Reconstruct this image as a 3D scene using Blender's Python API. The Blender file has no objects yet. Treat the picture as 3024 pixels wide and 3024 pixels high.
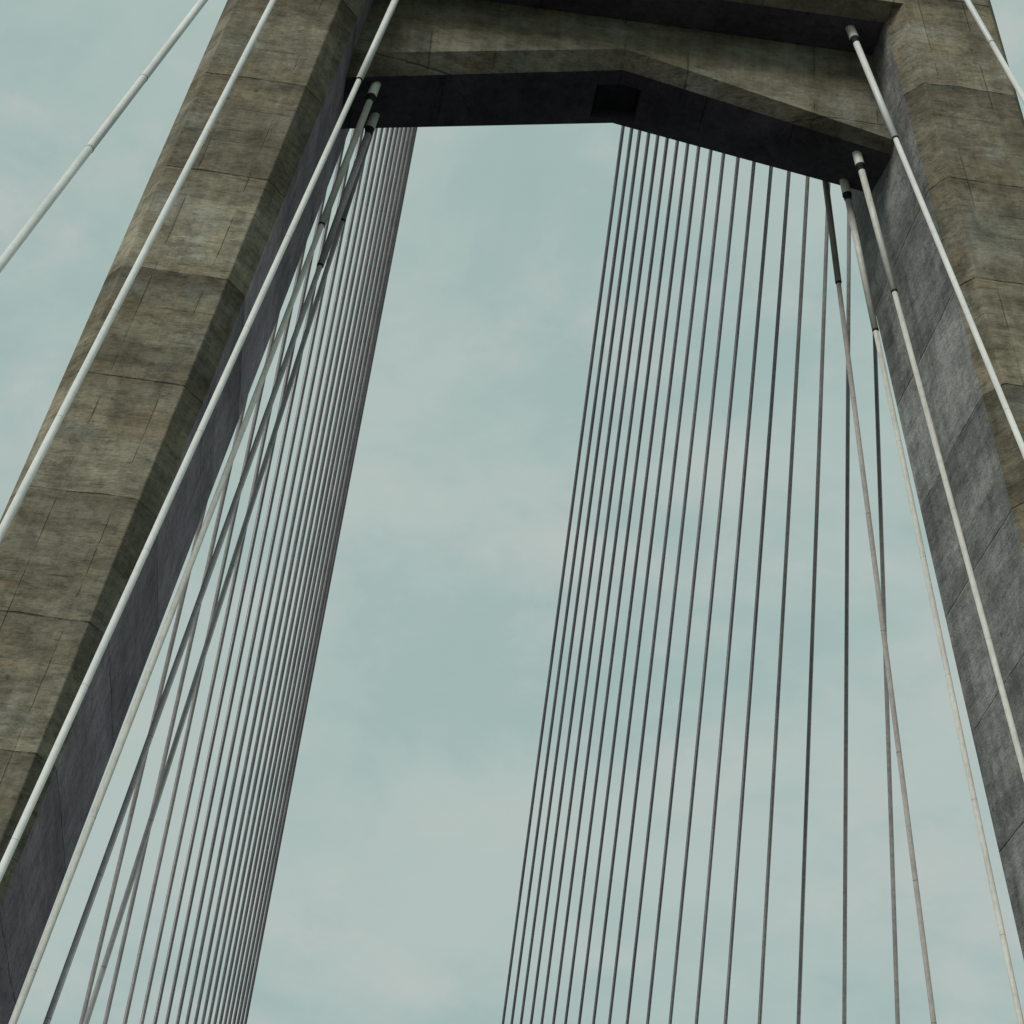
import bpy, bmesh, math, random
from mathutils import Vector, Matrix
random.seed(4)
scene = bpy.context.scene
COL = scene.collection

# ------------------------------------------------------------------ helpers
def tag(o, label=None, cat=None, group=None, kind=None):
    if label: o['label'] = label
    if cat: o['category'] = cat
    if group: o['group'] = group
    if kind: o['kind'] = kind
    return o

def empty(name, loc):
    o = bpy.data.objects.new(name, None); COL.objects.link(o); o.location = loc
    o.empty_display_size = 0.5
    return o

def mesh_obj(name, verts, faces, mats, parent=None, midx=None, smooth=False):
    base = Vector(parent.location) if parent else Vector((0, 0, 0))
    p = parent
    while p is not None and p.parent is not None:
        p = p.parent; base = base + Vector(p.location)
    me = bpy.data.meshes.new(name)
    me.from_pydata([tuple(Vector(v) - base) for v in verts], [], faces)
    me.update()
    bm = bmesh.new(); bm.from_mesh(me)
    bmesh.ops.recalc_face_normals(bm, faces=bm.faces)
    bm.to_mesh(me); bm.free()
    for m in (mats if isinstance(mats, (list, tuple)) else [mats]): me.materials.append(m)
    if midx:
        for poly, i in zip(me.polygons, midx): poly.material_index = i
    if smooth:
        for poly in me.polygons: poly.use_smooth = True
    o = bpy.data.objects.new(name, me); COL.objects.link(o)
    if parent: o.parent = parent
    return o

def frame(a, b):
    d = (b - a).normalized()
    s = d.cross(Vector((0, 1, 0.001))).normalized()
    return d, s, d.cross(s)

def lathe_along(a, b, stations, seg=24):
    """stations: (distance from a towards b, radius); returns verts, faces"""
    d, s, t = frame(a, b)
    V, Fc = [], []
    for dist, r in stations:
        c = a + d * dist
        for i in range(seg):
            an = 2 * math.pi * i / seg
            V.append(c + (s * math.cos(an) + t * math.sin(an)) * r)
    for k in range(len(stations) - 1):
        for i in range(seg):
            j = (i + 1) % seg
            Fc.append((k * seg + i, k * seg + j, (k + 1) * seg + j, (k + 1) * seg + i))
    Fc.append(tuple(range(seg)))
    Fc.append(tuple(range((len(stations) - 1) * seg, len(stations) * seg)))
    return V, Fc

# ------------------------------------------------------------------ materials
class NT:
    def __init__(self, name):
        self.m = bpy.data.materials.new(name); self.m.use_nodes = True
        self.t = self.m.node_tree; self.t.nodes.clear()
        self.out = self.t.nodes.new('ShaderNodeOutputMaterial')
        self.b = self.t.nodes.new('ShaderNodeBsdfPrincipled')
        self.t.links.new(self.b.outputs[0], self.out.inputs[0])
        self.tc = self.t.nodes.new('ShaderNodeTexCoord')
    def put(self, sock, v):
        if isinstance(v, (int, float)): sock.default_value = v
        elif isinstance(v, tuple): sock.default_value = v if len(v) == len(sock.default_value) else (*v, 1)
        else: self.t.links.new(v, sock)
    def math(self, op, a, b=0.0, c=0.0, clamp=False):
        n = self.t.nodes.new('ShaderNodeMath'); n.operation = op; n.use_clamp = clamp
        for s, v in zip(n.inputs, (a, b, c)): self.put(s, v)
        return n.outputs[0]
    def xyz(self, v):
        n = self.t.nodes.new('ShaderNodeSeparateXYZ'); self.put(n.inputs[0], v); return n.outputs
    def vec(self, x, y, z):
        n = self.t.nodes.new('ShaderNodeCombineXYZ')
        for s, v in zip(n.inputs, (x, y, z)): self.put(s, v)
        return n.outputs[0]
    def noise(self, v, scale=1.0, detail=4.0, rough=0.55):
        n = self.t.nodes.new('ShaderNodeTexNoise'); self.put(n.inputs['Vector'], v)
        n.inputs['Scale'].default_value = scale; n.inputs['Detail'].default_value = detail
        n.inputs['Roughness'].default_value = rough
        return n.outputs['Fac']
    def wnoise(self, v):
        n = self.t.nodes.new('ShaderNodeTexWhiteNoise'); n.noise_dimensions = '3D'
        self.put(n.inputs['Vector'], v); return n.outputs['Value']
    def ramp(self, v, lo, hi, a=0.0, b=1.0, smooth=True):
        n = self.t.nodes.new('ShaderNodeMapRange'); n.interpolation_type = 'SMOOTHSTEP' if smooth else 'LINEAR'
        self.put(n.inputs['Value'], v)
        for k, x in (('From Min', lo), ('From Max', hi), ('To Min', a), ('To Max', b)): self.put(n.inputs[k], x)
        return n.outputs[0]
    def mix(self, f, a, b, mode='MIX'):
        n = self.t.nodes.new('ShaderNodeMix'); n.data_type = 'RGBA'; n.blend_type = mode
        self.put(n.inputs[0], f); self.put(n.inputs[6], a); self.put(n.inputs[7], b)
        return n.outputs[2]
    def scale(self, col, f):
        n = self.t.nodes.new('ShaderNodeVectorMath'); n.operation = 'SCALE'
        self.put(n.inputs[0], col); self.put(n.inputs['Scale'], f)
        return n.outputs[0]
    def bump(self, h, strength, dist):
        n = self.t.nodes.new('ShaderNodeBump'); self.put(n.inputs['Height'], h)
        n.inputs['Strength'].default_value = strength; n.inputs['Distance'].default_value = dist
        self.t.links.new(n.outputs[0], self.b.inputs['Normal'])

def concrete(name, c_dark, c_light, c_rust, lean=0.1775, seam=1.38, seam0=0.0, lift_on=1.0, streak=False, rust=0.55, gain=1.0, pale=0.5, c_pale=(0.225, 0.228, 0.195), blot=1.0):
    N = NT(name)
    X, Y, Z = N.xyz(N.tc.outputs['Object'])
    u = N.math('ADD', N.math('ABSOLUTE', X) if lean else X, N.math('MULTIPLY', Z, lean))
    P = N.vec(X, Y, Z)
    big = N.noise(P, 0.33, 6, 0.62)
    mid = N.noise(P, 1.3, 6, 0.65)
    fine = N.noise(P, 9.0, 5, 0.7)
    zw = N.math('ADD', Z, N.math('MULTIPLY', N.math('SUBTRACT', N.noise(P, 0.55, 3), 0.5), 0.22))
    # pour lifts every 3.45 m
    L = N.math('DIVIDE', N.math('SUBTRACT', zw, 37.0), 3.45)
    fl = N.math('FLOOR', L); fr = N.math('FRACT', L)
    tone = N.ramp(N.wnoise(N.vec(fl, 3.0, 1.0)), 0, 1, 0.78, 1.18, False)
    # form panels inside a lift, irregular edges
    pan = N.math('FLOOR', N.math('DIVIDE', N.math('ADD', u, seam0), seam))
    sub = N.math('FLOOR', N.math('MULTIPLY', L, 3.0))
    tone2 = N.ramp(N.wnoise(N.vec(pan, sub, 7.0)), 0, 1, 0.9, 1.1, False)
    board = N.noise(N.vec(N.math('MULTIPLY', u, 0.5), N.math('MULTIPLY', Y, 0.5), N.math('MULTIPLY', zw, 1.9)), 1.0, 7, 0.68)
    board2 = N.noise(N.vec(N.math('MULTIPLY', u, 1.5), N.math('MULTIPLY', Y, 1.5), N.math('MULTIPLY', zw, 8.0)), 1.0, 6, 0.7)
    drip = N.noise(N.vec(N.math('MULTIPLY', u, 4.5), N.math('MULTIPLY', Y, 4.5), N.math('MULTIPLY', Z, 0.35)), 1.0, 4, 0.6)
    base = N.mix(N.ramp(big, 0.36, 0.66), c_dark, c_light)
    base = N.mix(N.math('MULTIPLY', N.ramp(N.noise(P, 0.6, 5, 0.7), 0.5, 0.72), rust), base, c_rust)
    base = N.mix(N.math('MULTIPLY', N.ramp(N.noise(N.vec(N.math('ADD', X, 31.0), Y, Z), 0.45, 6, 0.65), 0.52, 0.62), pale), base, c_pale)
    # rust-brown or pale course heights that stop at ragged edges
    crs = N.math('FLOOR', N.math('ADD', N.math('MULTIPLY', L, 5.0), N.math('MULTIPLY', N.noise(P, 2.2, 5, 0.7), 0.7)))
    cw = N.wnoise(N.vec(crs, 5.0, 4.0))
    tone2 = N.math('MULTIPLY', tone2, N.ramp(cw, 0, 1, 1 - 0.11 * lift_on, 1 + 0.09 * lift_on, False))
    rough2 = N.noise(N.vec(N.math('MULTIPLY', u, 0.8), Y, N.math('MULTIPLY', Z, 1.4)), 3.2, 8, 0.75)
    tone2 = N.math('MULTIPLY', tone2, N.ramp(rough2, 0.40, 0.50, 1 - 0.17 * blot, 1.04))
    base = N.mix(N.math('MULTIPLY', N.ramp(N.wnoise(N.vec(crs, 8.0, 2.0)), 0.72, 0.80), 0.45 * rust), base, c_rust)
    f = N.math('MULTIPLY', tone, tone2)
    f = N.math('MULTIPLY', f, N.ramp(board, 0.38, 0.58, 1 - 0.19 * blot, 1 + 0.09 * blot))
    f = N.math('MULTIPLY', f, N.ramp(board2, 0.37, 0.44, 1 - 0.2 * blot, 1.02))
    f = N.math('MULTIPLY', f, N.ramp(mid, 0.34, 0.60, 1 - 0.16 * blot, 1 + 0.08 * blot))
    f = N.math('MULTIPLY', f, N.ramp(fine, 0.25, 0.7, 0.86, 1.1))
    f = N.math('MULTIPLY', f, N.ramp(drip, 0.3, 0.7, 0.9, 1.12))
    breakup = N.ramp(N.noise(P, 1.7, 3), 0.4, 0.56)
    # joint line with a stained band under it
    joint = N.math('MULTIPLY', N.ramp(N.math('ABSOLUTE', N.math('SUBTRACT', fr, 0.5)), 0.488, 0.497), N.ramp(breakup, 0, 1, 0.35, 1.0))
    stain = N.math('MULTIPLY', N.math('MULTIPLY', N.ramp(fr, 0.80, 0.99), N.ramp(mid, 0.36, 0.58)), N.ramp(N.wnoise(N.vec(fl, 1.0, 6.0)), 0, 1, 0.3, 1.0, False))
    minor = N.math('FRACT', N.math('MULTIPLY', L, 3.0))
    jm = N.math('MULTIPLY', N.ramp(N.math('ABSOLUTE', N.math('SUBTRACT', minor, 0.5)), 0.478, 0.494), N.ramp(N.noise(P, 0.9, 4), 0.5, 0.62))
    us = N.math('FRACT', N.math('DIVIDE', N.math('ADD', N.math('ADD', u, seam0), N.math('MULTIPLY', mid, 0.05)), seam))
    vs = N.math('MULTIPLY', N.ramp(N.math('ABSOLUTE', N.math('SUBTRACT', us, 0.5)), 0.484, 0.495), N.ramp(N.noise(P, 0.42, 4, 0.6), 0.48, 0.58))
    f = N.math('MULTIPLY', f, N.math('SUBTRACT', 1.0, N.math('MULTIPLY', N.math('MULTIPLY', joint, N.ramp(N.wnoise(N.vec(N.math('ROUND', L), 9.0, 2.0)), 0, 1, 0.25, 1.0, False)), 0.62 * lift_on)))
    f = N.math('MULTIPLY', f, N.math('SUBTRACT', 1.0, N.math('MULTIPLY', stain, 0.5 * lift_on)))
    f = N.math('MULTIPLY', f, N.math('SUBTRACT', 1.0, N.math('MULTIPLY', jm, 0.4 * lift_on)))
    f = N.math('MULTIPLY', f, N.math('SUBTRACT', 1.0, N.math('MULTIPLY', vs, 0.3)))
    # tie holes and bolt stains
    vo = N.t.nodes.new('ShaderNodeTexVoronoi'); N.put(vo.inputs['Vector'], P); vo.inputs['Scale'].default_value = 1.1
    hole = N.math('MULTIPLY', N.ramp(vo.outputs['Distance'], 0.03, 0.11, 1, 0), N.ramp(N.xyz(vo.outputs['Color'])[0], 0.5, 0.54))
    f = N.math('MULTIPLY', f, N.math('SUBTRACT', 1.0, N.math('MULTIPLY', hole, 0.5)))
    if streak:
        q = N.vec(N.math('MULTIPLY', X, 0.5), N.math('MULTIPLY', N.math('ADD', Y, N.math('MULTIPLY', Z, 0.22)), 1.9), N.math('MULTIPLY', Z, 0.4))
        st = N.noise(q, 1.0, 6, 0.68)
        f = N.math('MULTIPLY', f, N.ramp(st, 0.36, 0.46, 0.84, 1.03))
    f = N.math('MULTIPLY', f, gain)
    col = N.scale(base, f)
    N.t.links.new(col, N.b.inputs['Base Color'])
    N.b.inputs['Roughness'].default_value = 0.93
    N.b.inputs['Specular IOR Level'].default_value = 0.2
    h = N.math('ADD', N.math('MULTIPLY', board2, 0.5), N.math('MULTIPLY', fine, 0.35))
    h = N.math('ADD', h, N.math('MULTIPLY', board, 0.6))
    h = N.math('SUBTRACT', h, N.math('MULTIPLY', N.math('ADD', joint, vs), 0.9))
    h = N.math('ADD', h, N.math('MULTIPLY', rough2, 0.8))
    N.bump(h, 0.75, 0.07)
    return N.m

M_FACE = concrete('concrete_front', (0.150, 0.135, 0.094), (0.212, 0.196, 0.144), (0.200, 0.160, 0.102), seam0=0.62, rust=0.65, gain=1.06, blot=1.25)
M_INNER_SHADE = concrete('concrete_inner_left_shade', (0.250, 0.215, 0.245), (0.320, 0.280, 0.310), (0.24, 0.22, 0.23), streak=True, lift_on=0.8, rust=0.3, seam=1.9, pale=0.0, blot=0.8)  # purple tint paints in the blue skylight of this shaded face
M_INNER_R = concrete('concrete_inner_right', (0.255, 0.257, 0.247), (0.315, 0.317, 0.303), (0.18, 0.172, 0.165), streak=True, lift_on=0.4, rust=0.8, seam=1.9, pale=0.0, blot=1.05)
M_WEB = concrete('concrete_web', (0.135, 0.125, 0.090), (0.225, 0.212, 0.160), (0.19, 0.145, 0.085), lean=0.0, seam=1.9, lift_on=0.0, blot=1.2)
M_SOFFIT_SHADE = concrete('concrete_soffit_shade', (0.075, 0.066, 0.080), (0.105, 0.094, 0.110), (0.09, 0.08, 0.09), lean=0.0, seam=2.6, lift_on=0.0, pale=0.0)  # underside shade put into the colour, darker than the web concrete

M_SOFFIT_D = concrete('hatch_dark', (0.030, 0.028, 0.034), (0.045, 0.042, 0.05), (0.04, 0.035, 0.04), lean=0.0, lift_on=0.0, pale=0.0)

def pipe_mat(name, c0, c1, rough=0.5, dirt=0.25):
    N = NT(name)
    X, Y, Z = N.xyz(N.tc.outputs['Object'])
    P = N.vec(X, Y, Z)
    n1 = N.noise(P, 0.5, 5, 0.6); n2 = N.noise(P, 5, 3, 0.5)
    lng = N.noise(N.vec(N.math('MULTIPLY', X, 30), N.math('MULTIPLY', Y, 30), N.math('MULTIPLY', Z, 0.8)), 1.0, 3, 0.6)
    col = N.mix(N.ramp(n1, 0.35, 0.65), c0, c1)
    f = N.math('MULTIPLY', N.ramp(n2, 0.3, 0.65, 1 - dirt * .6, 1.04), N.ramp(lng, 0.3, 0.6, 1 - dirt, 1.03))
    N.t.links.new(N.scale(col, f), N.b.inputs['Base Color'])
    N.b.inputs['Roughness'].default_value = rough
    N.b.inputs['Specular IOR Level'].default_value = 0.35
    return N.m

M_PIPE = pipe_mat('white_pipe', (0.60, 0.605, 0.575), (0.69, 0.695, 0.66), 0.4, 0.05)
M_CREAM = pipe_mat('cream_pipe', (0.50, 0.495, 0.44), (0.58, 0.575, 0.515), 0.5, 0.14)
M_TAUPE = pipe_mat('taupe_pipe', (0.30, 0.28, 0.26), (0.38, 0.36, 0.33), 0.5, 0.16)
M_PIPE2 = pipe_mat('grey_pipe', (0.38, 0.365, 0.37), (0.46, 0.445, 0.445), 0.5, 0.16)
M_FAR_SHADE = pipe_mat('far_pipe_shade', (0.12, 0.115, 0.130), (0.17, 0.165, 0.175), 0.38)  # backlit shade painted into the pipe colour, darker than the near stays
M_FAR_L_SHADE = pipe_mat('far_pipe_left_shade', (0.165, 0.158, 0.165), (0.225, 0.215, 0.22), 0.3)  # painted shade again, lifted for the left fan's lit edges
M_FAR_LIT = pipe_mat('far_pipe_lit', (0.19, 0.18, 0.18), (0.25, 0.24, 0.235), 0.4)  # lighter copy: more light painted in for the short, better lit stays
M_SLEEVE = pipe_mat('sleeve_paint', (0.68, 0.67, 0.60), (0.76, 0.75, 0.67), 0.6, 0.2)
M_RUBBER = pipe_mat('black_rubber', (0.010, 0.010, 0.012), (0.016, 0.016, 0.018), 0.7, 0.2)
M_SEAM = pipe_mat('seam_grey', (0.47, 0.46, 0.43), (0.53, 0.52, 0.49), 0.6, 0.2)
M_SEAM_D = pipe_mat('seam_dark', (0.17, 0.165, 0.16), (0.22, 0.21, 0.20), 0.6, 0.2)

def plain(name, c0, c1, sc, rough):
    N = NT(name)
    n = N.noise(N.tc.outputs['Object'], sc, 6, 0.6)
    N.t.links.new(N.mix(n, c0, c1), N.b.inputs['Base Color'])
    N.b.inputs['Roughness'].default_value = rough
    return N.m
M_ASPHALT = plain('asphalt', (0.035, 0.035, 0.037), (0.06, 0.06, 0.06), 3.0, 0.9)
M_KERB = plain('kerb_concrete', (0.16, 0.155, 0.14), (0.24, 0.23, 0.21), 2.0, 0.9)
M_PAINT = plain('road_paint', (0.6, 0.6, 0.57), (0.75, 0.75, 0.72), 4.0, 0.7)
M_WATER = plain('water', (0.012, 0.022, 0.022), (0.02, 0.032, 0.03), 0.02, 0.25)

# ------------------------------------------------------------------ pylon (z = 0 is the road deck)
DZ = 1.6
pylon = empty('bridge_pylon', (0, 0, 0))
tag(pylon, 'weathered concrete bridge pylon with two inward leaning legs and twin crossbeams', 'pylon')

# leg edges: x at z=0 and z=45 above the eye, each side measured separately
LEG = {-1: dict(c=(16.161, 8.051), fi=(16.504, 8.555), fo=(18.888, 11.296), o=(19.472, 11.715), b=(16.104, 8.056)),
        1: dict(c=(16.001, 8.102), fi=(16.313, 8.515), fo=(19.009, 11.219), o=(19.076, 11.618), b=(16.058, 8.102))}
LEG[1]['fo'] = (18.80, 11.20)
def lx(side, e, z):
    a, b = LEG[side][e]; return a + (b - a) * z / 45.0
def leg_ring(side, z):
    yf = -1.883 - 0.00178 * z
    yb = 5.189 - 0.0214 * z
    r = [(lx(side, 'c', z), yf + 0.637), (lx(side, 'fi', z), yf), (lx(side, 'fo', z), yf), (lx(side, 'o', z), yf + 0.637),
         (lx(side, 'o', z), yb), (lx(side, 'o', z) - 0.45, yb + 0.6), (lx(side, 'b', z) + 0.45, yb + 0.6), (lx(side, 'b', z), yb)]
    return [Vector((side * x, y, z + DZ)) for x, y in r]
for side in (-1, 1):
    zs = [-30 + 6 * i for i in range(20)] + [88.0]
    V, Fc, mi = [], [], []
    for z in zs: V += leg_ring(side, z)
    for k in range(len(zs) - 1):
        for i in range(8):
            j = (i + 1) % 8
            Fc.append((k * 8 + i, k * 8 + j, (k + 1) * 8 + j, (k + 1) * 8 + i))
            mi.append(1 if i == 7 else 0)
    Fc.append(tuple(range(8))); mi.append(0)
    Fc.append(tuple(range((len(zs) - 1) * 8, len(zs) * 8))); mi.append(0)
    leg = mesh_obj('leg', V, Fc, [M_FACE, M_INNER_SHADE if side < 0 else M_INNER_R], pylon, mi)
    leg['label'] = ('left pylon leg with a dark shaded inner face' if side < 0 else 'right pylon leg with a paler grey streaked inner face')
    bv = leg.modifiers.new('edge_wear', 'BEVEL'); bv.width = 0.03; bv.segments = 2; bv.limit_method = 'ANGLE'; bv.angle_limit = math.radians(25)

def loft(name, rings, closed, mats, parent, midx=None, caps=True):
    n = len(rings[0]); V = [v for r in rings for v in r]; Fc = []; mi = []
    for k in range(len(rings) - 1):
        for i in range(n if closed else n - 1):
            j = (i + 1) % n
            Fc.append((k * n + i, k * n + j, (k + 1) * n + j, (k + 1) * n + i)); mi.append(midx[i] if midx else 0)
    if caps:
        Fc.append(tuple(range(n))); Fc.append(tuple(range((len(rings) - 1) * n, len(rings) * n))); mi += [0, 0]
    return mesh_obj(name, V, Fc, mats, parent, mi)

# lower crossbeam: peaked soffit, chamfered lower edges, open hatch at the peak
HB = 47.90 + DZ                        # top of the lower beam body, meets the web wall
rows_L = dict(r0=(-8.091, 0.0, 45.604), r1=(-8.080, 0.437, 45.062), r2=(-7.936, 2.537, 44.987))
rows_A = dict(r0=(-0.022, 0.0, 47.340), r1=(0.009, 0.437, 46.906), r2=(0.049, 2.537, 46.705))
rows_R = dict(r0=(7.933, 0.0, 45.275), r1=(8.019, 0.437, 45.076), r2=(8.190, 2.537, 45.308))
def vv(t): return Vector((t[0], t[1], t[2] + DZ))
def ext(a, b, d):                       # run the beam 0.5 m on into the leg
    a, b = vv(a), vv(b); return a + (a - b).normalized() * d
VB, FB, MB_ = [], [], []
def quad(a, b, c, d, m):
    i = len(VB); VB.extend([a, b, c, d]); FB.append((i, i + 1, i + 2, i + 3)); MB_.append(m)
A = {k: vv(v) for k, v in rows_A.items()}
Lr = {k: ext(rows_L[k], rows_A[k], 0.6) for k in rows_L}
Rr = {k: ext(rows_R[k], rows_A[k], 0.6) for k in rows_R}
hx, hy0, hy1 = 0.67, 0.98, 2.28
def onsoff(side, x, y):
    """point of the soffit plane of one half at x, y"""
    E = Lr if side < 0 else Rr
    p, q, r = A['r1'], E['r1'], A['r2']
    n = (q - p).cross(r - p)
    return Vector((x, y, p.z - (n.x * (x - p.x) + n.y * (y - p.y)) / n.z))
def ridge(y):
    t = (y - A['r1'].y) / (A['r2'].y - A['r1'].y); return A['r1'].lerp(A['r2'], t)
for side, E in ((-1, Lr), (1, Rr)):
    # front face of the beam above the chamfer belongs to the web wall; the chamfer:
    NS = 24
    for q in range(NS):
        t0, t1 = q / NS, (q + 1) / NS
        quad(E['r0'].lerp(A['r0'], t0), E['r0'].lerp(A['r0'], t1), E['r1'].lerp(A['r1'], t1), E['r1'].lerp(A['r1'], t0), 0)
    # soffit with the hatch opening cut at the peak
    def S(x, y): return onsoff(side, x, y)
    h1, h2 = S(side * hx, hy0), S(side * hx, hy1)
    c1, c2 = ridge(hy0), ridge(hy1)
    i = len(VB)
    VB.extend([E['r1'], A['r1'], c1, h1, h2, c2, A['r2'], E['r2']])
    for q in ((0, 1, 2, 3), (0, 3, 4, 7), (4, 5, 6, 7)):
        FB.append(tuple(i + k for k in q)); MB_.append(1)
    # hatch walls
    up = Vector((0, 0, 0.5))
    for a, b in ((c1, h1), (h1, h2), (h2, c2)): quad(a, b, b + up, a + up, 1)
    quad(c1 + up, h1 + up, h2 + up, c2 + up, 1)
    # back chamfer and back face
    bk = Vector((0, 0.42, 0.42))
    quad(E['r2'], A['r2'], A['r2'] + bk, E['r2'] + bk, 0)
    e2, a2 = E['r2'] + bk, A['r2'] + bk
    quad(e2, a2, Vector((a2.x, a2.y, HB + 0.7)), Vector((e2.x, e2.y, HB + 0.7)), 0)
lower = mesh_obj('lower_crossbeam', VB, FB, [M_WEB, M_SOFFIT_SHADE], pylon, MB_)
bm = bmesh.new(); bm.from_mesh(lower.data); bmesh.ops.remove_doubles(bm, verts=bm.verts, dist=0.002)
bmesh.ops.recalc_face_normals(bm, faces=bm.faces); bm.to_mesh(lower.data); bm.free()
hr = []
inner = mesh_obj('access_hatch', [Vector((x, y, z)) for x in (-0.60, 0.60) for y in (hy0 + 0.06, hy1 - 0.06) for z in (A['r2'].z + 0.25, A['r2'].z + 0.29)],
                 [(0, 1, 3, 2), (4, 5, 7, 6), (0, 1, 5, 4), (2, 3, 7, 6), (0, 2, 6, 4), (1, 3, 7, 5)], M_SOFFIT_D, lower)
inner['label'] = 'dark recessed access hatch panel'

# web wall between the beams
ZU = 48.53 + DZ                         # upper soffit level
web = mesh_obj('web_wall',
    [Lr['r0'], A['r0'], Rr['r0'], Vector((Rr['r0'].x, 0, ZU)), Vector((0, 0, ZU)), Vector((Lr['r0'].x, 0, ZU)),
     ], [(0, 1, 4, 5), (1, 2, 3, 4)], M_WEB, pylon)
bm = bmesh.new(); bm.from_mesh(web.data)
bmesh.ops.recalc_face_normals(bm, faces=bm.faces); bm.to_mesh(web.data); bm.free()

# upper crossbeam, soffit with a chamfered front edge
def ub(x, dz=0.0, sk=0.0):
    z = ZU + sk
    return [Vector((x, 3.5, z)), Vector((x, 3.9, z + 0.4)), Vector((x, 3.9, z + 4.6)), Vector((x, -1.975, z + 4.6)),
            Vector((x, -1.975, z + 0.22)), Vector((x, -1.33, z))]
upper = loft('upper_crossbeam', [ub(-8.1, sk=-0.13), ub(0, sk=-0.03), ub(7.95, sk=0.055)], True, [M_WEB, M_SOFFIT_SHADE], pylon, midx=[0, 0, 0, 0, 0, 1])

# head where the legs meet
def hd(z, wx, y0, y1): return [Vector((-wx, y0 + .6, z)), Vector((-wx + .6, y0, z)), Vector((wx - .6, y0, z)), Vector((wx, y0 + .6, z)),
                               Vector((wx, y1 - .6, z)), Vector((wx - .6, y1, z)), Vector((-wx + .6, y1, z)), Vector((-wx, y1 - .6, z))]
loft('pylon_head', [hd(82 + DZ, 5.0, -2.3, 5.6), hd(92 + DZ, 4.4, -2.3, 5.6), hd(98 + DZ, 4.2, -2.2, 5.4), hd(98.8 + DZ, 3.8, -1.8, 5.0)], True, [M_FACE], pylon)

# ------------------------------------------------------------------ stay cables
FAR = {
 'L': [
  ((-3.588, 4.950, 87.925), (-14.248, 207.586, -1.600)),
  ((-3.612, 4.950, 87.790), (-14.248, 190.571, -1.600)),
  ((-3.832, 4.950, 86.554), (-14.248, 180.519, -1.600)),
  ((-4.065, 4.950, 85.243), (-14.248, 170.411, -1.600)),
  ((-4.309, 4.950, 83.869), (-14.248, 160.340, -1.600)),
  ((-4.543, 4.950, 82.548), (-14.248, 151.048, -1.600)),
  ((-4.785, 4.950, 81.185), (-14.248, 141.798, -1.600)),
  ((-5.050, 4.950, 79.695), (-14.248, 132.095, -1.600)),
  ((-5.328, 4.950, 78.130), (-14.248, 122.294, -1.600)),
  ((-5.602, 4.950, 76.582), (-14.248, 112.821, -1.600)),
  ((-5.897, 4.950, 74.922), (-14.248, 103.050, -1.600)),
  ((-6.229, 4.950, 73.054), (-14.248, 92.714, -1.600)),
  ((-6.559, 4.950, 71.197), (-14.248, 82.680, -1.600)),
  ((-6.916, 4.950, 69.182), (-14.248, 72.402, -1.600)),
  ((-7.252, 4.950, 67.293), (-14.248, 62.632, -1.600)),
  ((-7.585, 4.950, 65.418), (-14.248, 52.934, -1.600)),
  ((-7.993, 4.950, 63.120), (-14.248, 42.567, -1.600)),
  ((-8.397, 4.950, 60.842), (-14.248, 32.428, -1.600)),
  ((-8.792, 4.950, 58.617), (-14.248, 22.448, -1.600)),
 ],
 'R': [
  ((3.298, 4.950, 89.563), (14.248, 199.787, -1.600)),
  ((3.573, 4.950, 88.011), (14.248, 190.903, -1.600)),
  ((3.798, 4.950, 86.746), (14.248, 181.022, -1.600)),
  ((4.054, 4.950, 85.301), (14.248, 171.315, -1.600)),
  ((4.301, 4.950, 83.914), (14.248, 161.549, -1.600)),
  ((4.540, 4.950, 82.568), (14.248, 151.404, -1.600)),
  ((4.806, 4.950, 81.067), (14.248, 142.171, -1.600)),
  ((5.050, 4.950, 79.691), (14.248, 131.963, -1.600)),
  ((5.312, 4.950, 78.219), (14.248, 122.465, -1.600)),
  ((5.599, 4.950, 76.600), (14.248, 112.971, -1.600)),
  ((5.882, 4.950, 75.006), (14.248, 103.106, -1.600)),
  ((6.201, 4.950, 73.208), (14.248, 93.059, -1.600)),
  ((6.553, 4.950, 71.228), (14.248, 83.336, -1.600)),
  ((6.908, 4.950, 69.228), (14.248, 73.118, -1.600)),
  ((7.259, 4.950, 67.254), (14.248, 63.086, -1.600)),
  ((7.605, 4.950, 65.301), (14.248, 52.722, -1.600)),
  ((8.000, 4.950, 63.081), (14.248, 42.783, -1.600)),
  ((8.347, 4.950, 61.121), (14.248, 32.641, -1.600)),
  ((8.682, 4.950, 59.238), (14.248, 22.843, -1.600)),
 ],
}

def far_label(side, i):
    s = 'left' if side == 'L' else 'right'
    o = ['innermost', 'second', 'third', 'fourth', 'fifth', 'sixth', 'seventh', 'eighth', 'ninth', 'tenth', 'eleventh', 'twelfth',
         'thirteenth', 'fourteenth', 'fifteenth', 'sixteenth', 'seventeenth', 'eighteenth', 'outermost'][i]
    tone = 'dark slim' if side == 'R' else 'dark grey'
    if i == 0: return f'{tone} stay cable of the {s} far fan bordering the open sky gap'
    if i == 18: return f'{tone} stay cable of the {s} far fan closest to the {s} pylon leg'
    return f'{tone} stay cable, {o} from the open sky gap in the {s} far fan'
for side in 'LR':
    for i, (T, B) in enumerate(FAR[side]):
        t, b = Vector(T) + Vector((0, 0, DZ)), Vector(B) + Vector((0, 0, DZ))
        d = (b - t).normalized(); t = t - d * 0.6; b = b - d * 0.4
        ln = (b - t).length; r = (0.096 if side == 'L' else 0.089) - (0.027 if side == 'L' else 0.020) * i / 18
        V, Fc = lathe_along(b, t, [(0, 0.12), (2.6, 0.12), (2.62, r), (ln, r)], 14)
        o = mesh_obj('stay_cable', [v - b for v in V], Fc, (M_FAR_L_SHADE if side == 'L' else M_FAR_SHADE) if i < 15 else M_FAR_LIT, smooth=True); o.location = b
        tag(o, far_label(side, i), 'stay cable', f'far stay cables in the {"left" if side=="L" else "right"} fan')

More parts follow.
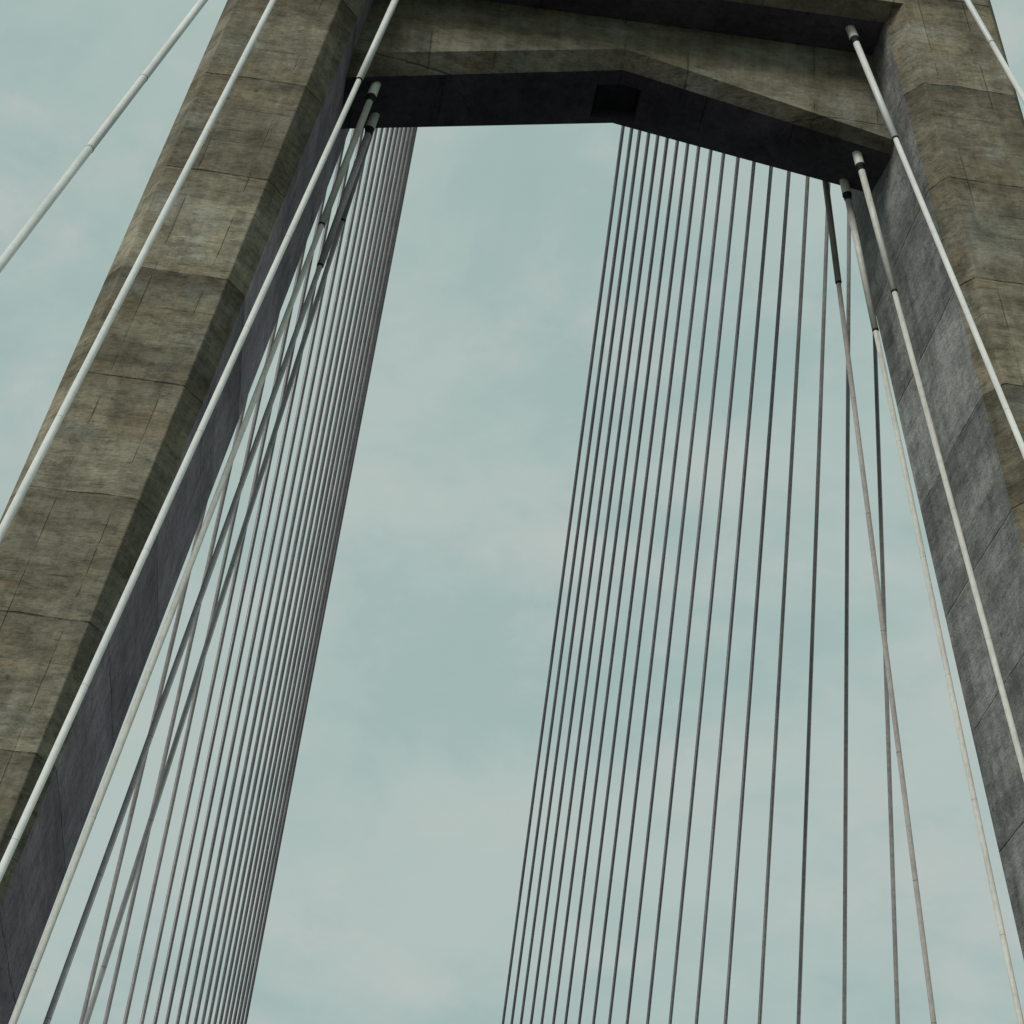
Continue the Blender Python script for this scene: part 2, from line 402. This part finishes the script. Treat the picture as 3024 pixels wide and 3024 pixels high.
# near stays: name, soffit/leg socket point, deck point, distance of the first joint, sleeve?, label
NEAR = [
 ('L', (-6.56, -1.96, 60.0), (-15.0, -32.357, -1.6), 40.4, True, 'thick white stay cable crossing the sky outside the left pylon leg'),
 ('L', (-7.81, -1.96, 56.0), (-15.0, -22.299, -1.6), 9.0, True, 'white stay cable running down in front of the broad face of the left leg'),
 ('L', (-6.608, -0.8, 48.53), (-15.0, -12.955, -1.6), 6.25, True, 'white stay cable crossing the left end of the lower crossbeam'),
 ('L', (-7.158, 0.763, 45.261), (-15.0, -2.889, -1.6), 5.9, True, 'off-white stay cable leaving the upper of two sleeves under the left end of the crossbeam'),
 ('L', (-7.089, 2.019, 45.199), (-15.0, 2.976, -1.6), 5.8, True, 'greyish stay cable leaving the lower shaded sleeve under the left end of the crossbeam'),
 ('L', (-6.74, 3.157, 48.53), (-15.0, 14.129, -1.6), 5.7, True, 'dark grey stay cable dropping from behind the crossbeam and crossing the left far fan'),
 ('R', (7.87, -1.96, 54.0), (15.0, -21.81, -1.6), 10.6, True, 'white stay cable crossing the outer edge of the right leg in the top corner'),
 ('R', (6.543, -0.93, 48.53), (15.0, -12.421, -1.6), 5.42, True, 'white stay cable hanging from the upper crossbeam in front of the right leg face'),
 ('R', (7.14, 0.82, 45.324), (15.0, -2.205, -1.6), 5.41, True, 'off-white stay cable from the front right sleeve of the lower crossbeam'),
 ('R', (7.151, 2.3, 45.512), (15.0, 3.895, -1.6), 5.46, True, 'off-white stay cable from the rear sleeve beside the inner edge of the right leg'),
 ('R', (6.59, 3.157, 48.53), (15.0, 14.244, -1.6), 5.5, True, 'taupe stay cable emerging behind the crossbeam and crossing the right far fan'),
]
NEAR_FIX = {}
for idx, (side, S_, B_, j0, sl, label) in enumerate(NEAR):
    s, b = Vector(S_) + Vector((0, 0, DZ)), Vector(B_) + Vector((0, 0, DZ))
    d = (b - s).normalized(); ln = (b - s).length
    th = empty('stay_cable', b)
    tag(th, label, 'stay cable', 'near stay cables hanging from the pylon')
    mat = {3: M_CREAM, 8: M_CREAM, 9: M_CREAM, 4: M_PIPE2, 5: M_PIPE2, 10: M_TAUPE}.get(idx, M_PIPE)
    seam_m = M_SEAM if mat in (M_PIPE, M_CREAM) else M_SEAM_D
    r1, r2 = (0.098, 0.075)
    if idx in (0, 1): r1, r2 = 0.076, 0.070
    if idx == 6: r1, r2 = 0.085, 0.072
    def piece(name, st, m, seg=28, parent=None):
        V, Fc = lathe_along(s, b, st, seg)
        return mesh_obj(name, V, Fc, m, parent or th, smooth=False)
    def sm(o):
        for p in o.data.polygons: p.use_smooth = len(p.vertices) == 4
        return o
    sm(piece('anchor_sleeve', [(-0.5, 0.138), (0.50, 0.138), (0.52, 0.134)], M_SLEEVE))
    sm(piece('rubber_seal', [(0.50, 0.126), (0.53, 0.142), (0.60, 0.142), (0.62, 0.118), (0.74, 0.112), (0.76, 0.098)], M_RUBBER))
    up = sm(piece('upper_pipe', [(0.6, r1 - .004), (j0, r1 - .004), (j0 + 0.01, r1 - .012)] if r1 - r2 < .02 else [(0.6, r1), (j0, r1)], mat))
    sm(piece('joint_collar', [(j0 - 0.015, r1 + .002), (j0 + 0.03, r1 + .002), (j0 + 0.035, r2)], M_RUBBER if r1 - r2 > .02 else M_SEAM))
    low = sm(piece('lower_pipe', [(j0 - .05, r2), (ln - 2.2, r2), (ln - 2.18, 0.13), (ln, 0.13)], mat))
    k = j0 + 3.8
    while k < ln - 3:
        if k < 38: sm(piece('seam_ring', [(k, r2 + .001), (k + .012, r2 + .001)], seam_m, parent=low))
        k += 3.8 + random.uniform(-.25, .25)
    if idx == 0:
        for kk in (37.0,): sm(piece('seam_ring', [(kk, r1 + .001), (kk + .03, r1 + .001)], M_SEAM, parent=up))

# ------------------------------------------------------------------ road deck and water (below the picture)
def box(name, x0, x1, y0, y1, z0, z1, m):
    V = [(x, y, z) for x in (x0, x1) for y in (y0, y1) for z in (z0, z1)]
    return mesh_obj(name, V, [(0, 1, 3, 2), (4, 5, 7, 6), (0, 1, 5, 4), (2, 3, 7, 6), (0, 2, 6, 4), (1, 3, 7, 5)], m)
tag(box('road_deck', -15.6, 15.6, -230, 250, -1.4, 0.0, M_ASPHALT), kind='structure')
for x in (-13.4, 13.4): tag(box('kerb', x - 0.2, x + 0.2, -230, 250, 0.0, 0.14, M_KERB), kind='structure')
for x in (-0.25, 0.15, -12.6, 12.5): tag(box('road_marking', x, x + 0.12, -230, 250, 0.004, 0.008, M_PAINT), kind='structure')
wt = mesh_obj('water', [(-6000, -6000, -28), (6000, -6000, -28), (6000, 6000, -28), (-6000, 6000, -28)], [(0, 1, 2, 3)], M_WATER)
tag(wt, kind='structure')

# ------------------------------------------------------------------ light
SUN = Vector((-0.56, -0.64, 0.56)).normalized()
elev = math.asin(SUN.z); azim = math.atan2(SUN.x, SUN.y)
sl = bpy.data.lights.new('sun', 'SUN'); sl.energy = 2.15; sl.angle = math.radians(18); sl.color = (1.0, 0.975, 0.925)
so = bpy.data.objects.new('sun', sl); COL.objects.link(so); so.rotation_euler = SUN.to_track_quat('Z', 'Y').to_euler(); so.location = (0, -60, 90)

w = bpy.data.worlds.new('World'); scene.world = w; w.use_nodes = True
nt = w.node_tree; nt.nodes.clear()
def nn(t): return nt.nodes.new(t)
out = nn('ShaderNodeOutputWorld'); bg = nn('ShaderNodeBackground'); nt.links.new(bg.outputs[0], out.inputs[0])
sky = nn('ShaderNodeTexSky'); sky.sky_type = 'NISHITA'; sky.sun_disc = False; sky.sun_elevation = elev; sky.sun_rotation = azim
sky.air_density = 1.0; sky.dust_density = 2.0
sc = nn('ShaderNodeVectorMath'); sc.operation = 'SCALE'; sc.inputs['Scale'].default_value = 0.06
nt.links.new(sky.outputs[0], sc.inputs[0])
tc = nn('ShaderNodeTexCoord')
def noise(scale, detail, rough, dist=0.0, off=0.0):
    mp = nn('ShaderNodeMapping'); mp.inputs['Location'].default_value = (off, off * .7, 0); mp.inputs['Scale'].default_value = (1, 1, 1.7)
    nt.links.new(tc.outputs['Generated'], mp.inputs[0])
    n = nn('ShaderNodeTexNoise'); n.inputs['Scale'].default_value = scale; n.inputs['Detail'].default_value = detail
    n.inputs['Roughness'].default_value = rough; n.inputs['Distortion'].default_value = dist
    nt.links.new(mp.outputs[0], n.inputs['Vector']); return n.outputs['Fac']
def rng(v, a, b):
    m = nn('ShaderNodeMapRange'); m.interpolation_type = 'SMOOTHSTEP'; nt.links.new(v, m.inputs[0])
    m.inputs[1].default_value = a; m.inputs[2].default_value = b; return m.outputs[0]
def mixc(f, a, b):
    m = nn('ShaderNodeMix'); m.data_type = 'RGBA'
    for s_, v in ((m.inputs[0], f), (m.inputs[6], a), (m.inputs[7], b)):
        if isinstance(v, (tuple, float, int)): s_.default_value = v
        else: nt.links.new(v, s_)
    return m.outputs[2]
c = mixc(rng(noise(6.0, 7, 0.6, 0.3, 3.1), 0.36, 0.64), (0.360, 0.486, 0.462, 1), (0.455, 0.545, 0.515, 1))
c = mixc(rng(noise(13, 6, 0.6, 0.2, 8.0), 0.45, 0.75), c, (0.492, 0.548, 0.524, 1))
# below the horizon the cloud layer gives way to dim haze
sp = nn('ShaderNodeSeparateXYZ'); nt.links.new(tc.outputs['Generated'], sp.inputs[0])
c = mixc(rng(sp.outputs[2], -0.06, 0.03), (0.03, 0.035, 0.035, 1), c)
c2 = mixc(0.95, sc.outputs[0], c)
nt.links.new(c2, bg.inputs['Color']); bg.inputs['Strength'].default_value = 1.0

# ------------------------------------------------------------------ camera
cam = bpy.data.cameras.new('camera'); co = bpy.data.objects.new('camera', cam); COL.objects.link(co)
R = Vector((0.988894, -0.134262, 0.063737)); U = Vector((-0.125644, -0.52615, 0.841058)); Fw = Vector((0.079388, 0.839726, 0.537176))
m = Matrix((R, U, -Fw)).transposed().to_4x4(); m.translation = Vector((-6.88, -48.072, 0.0 + DZ))
co.matrix_world = m
cam.sensor_width = 36; cam.lens = 79.09; cam.clip_start = 0.1; cam.clip_end = 20000
scene.camera = co
scene.view_settings.view_transform = 'Standard'; scene.view_settings.look = 'None'; scene.view_settings.exposure = 0; scene.view_settings.gamma = 1
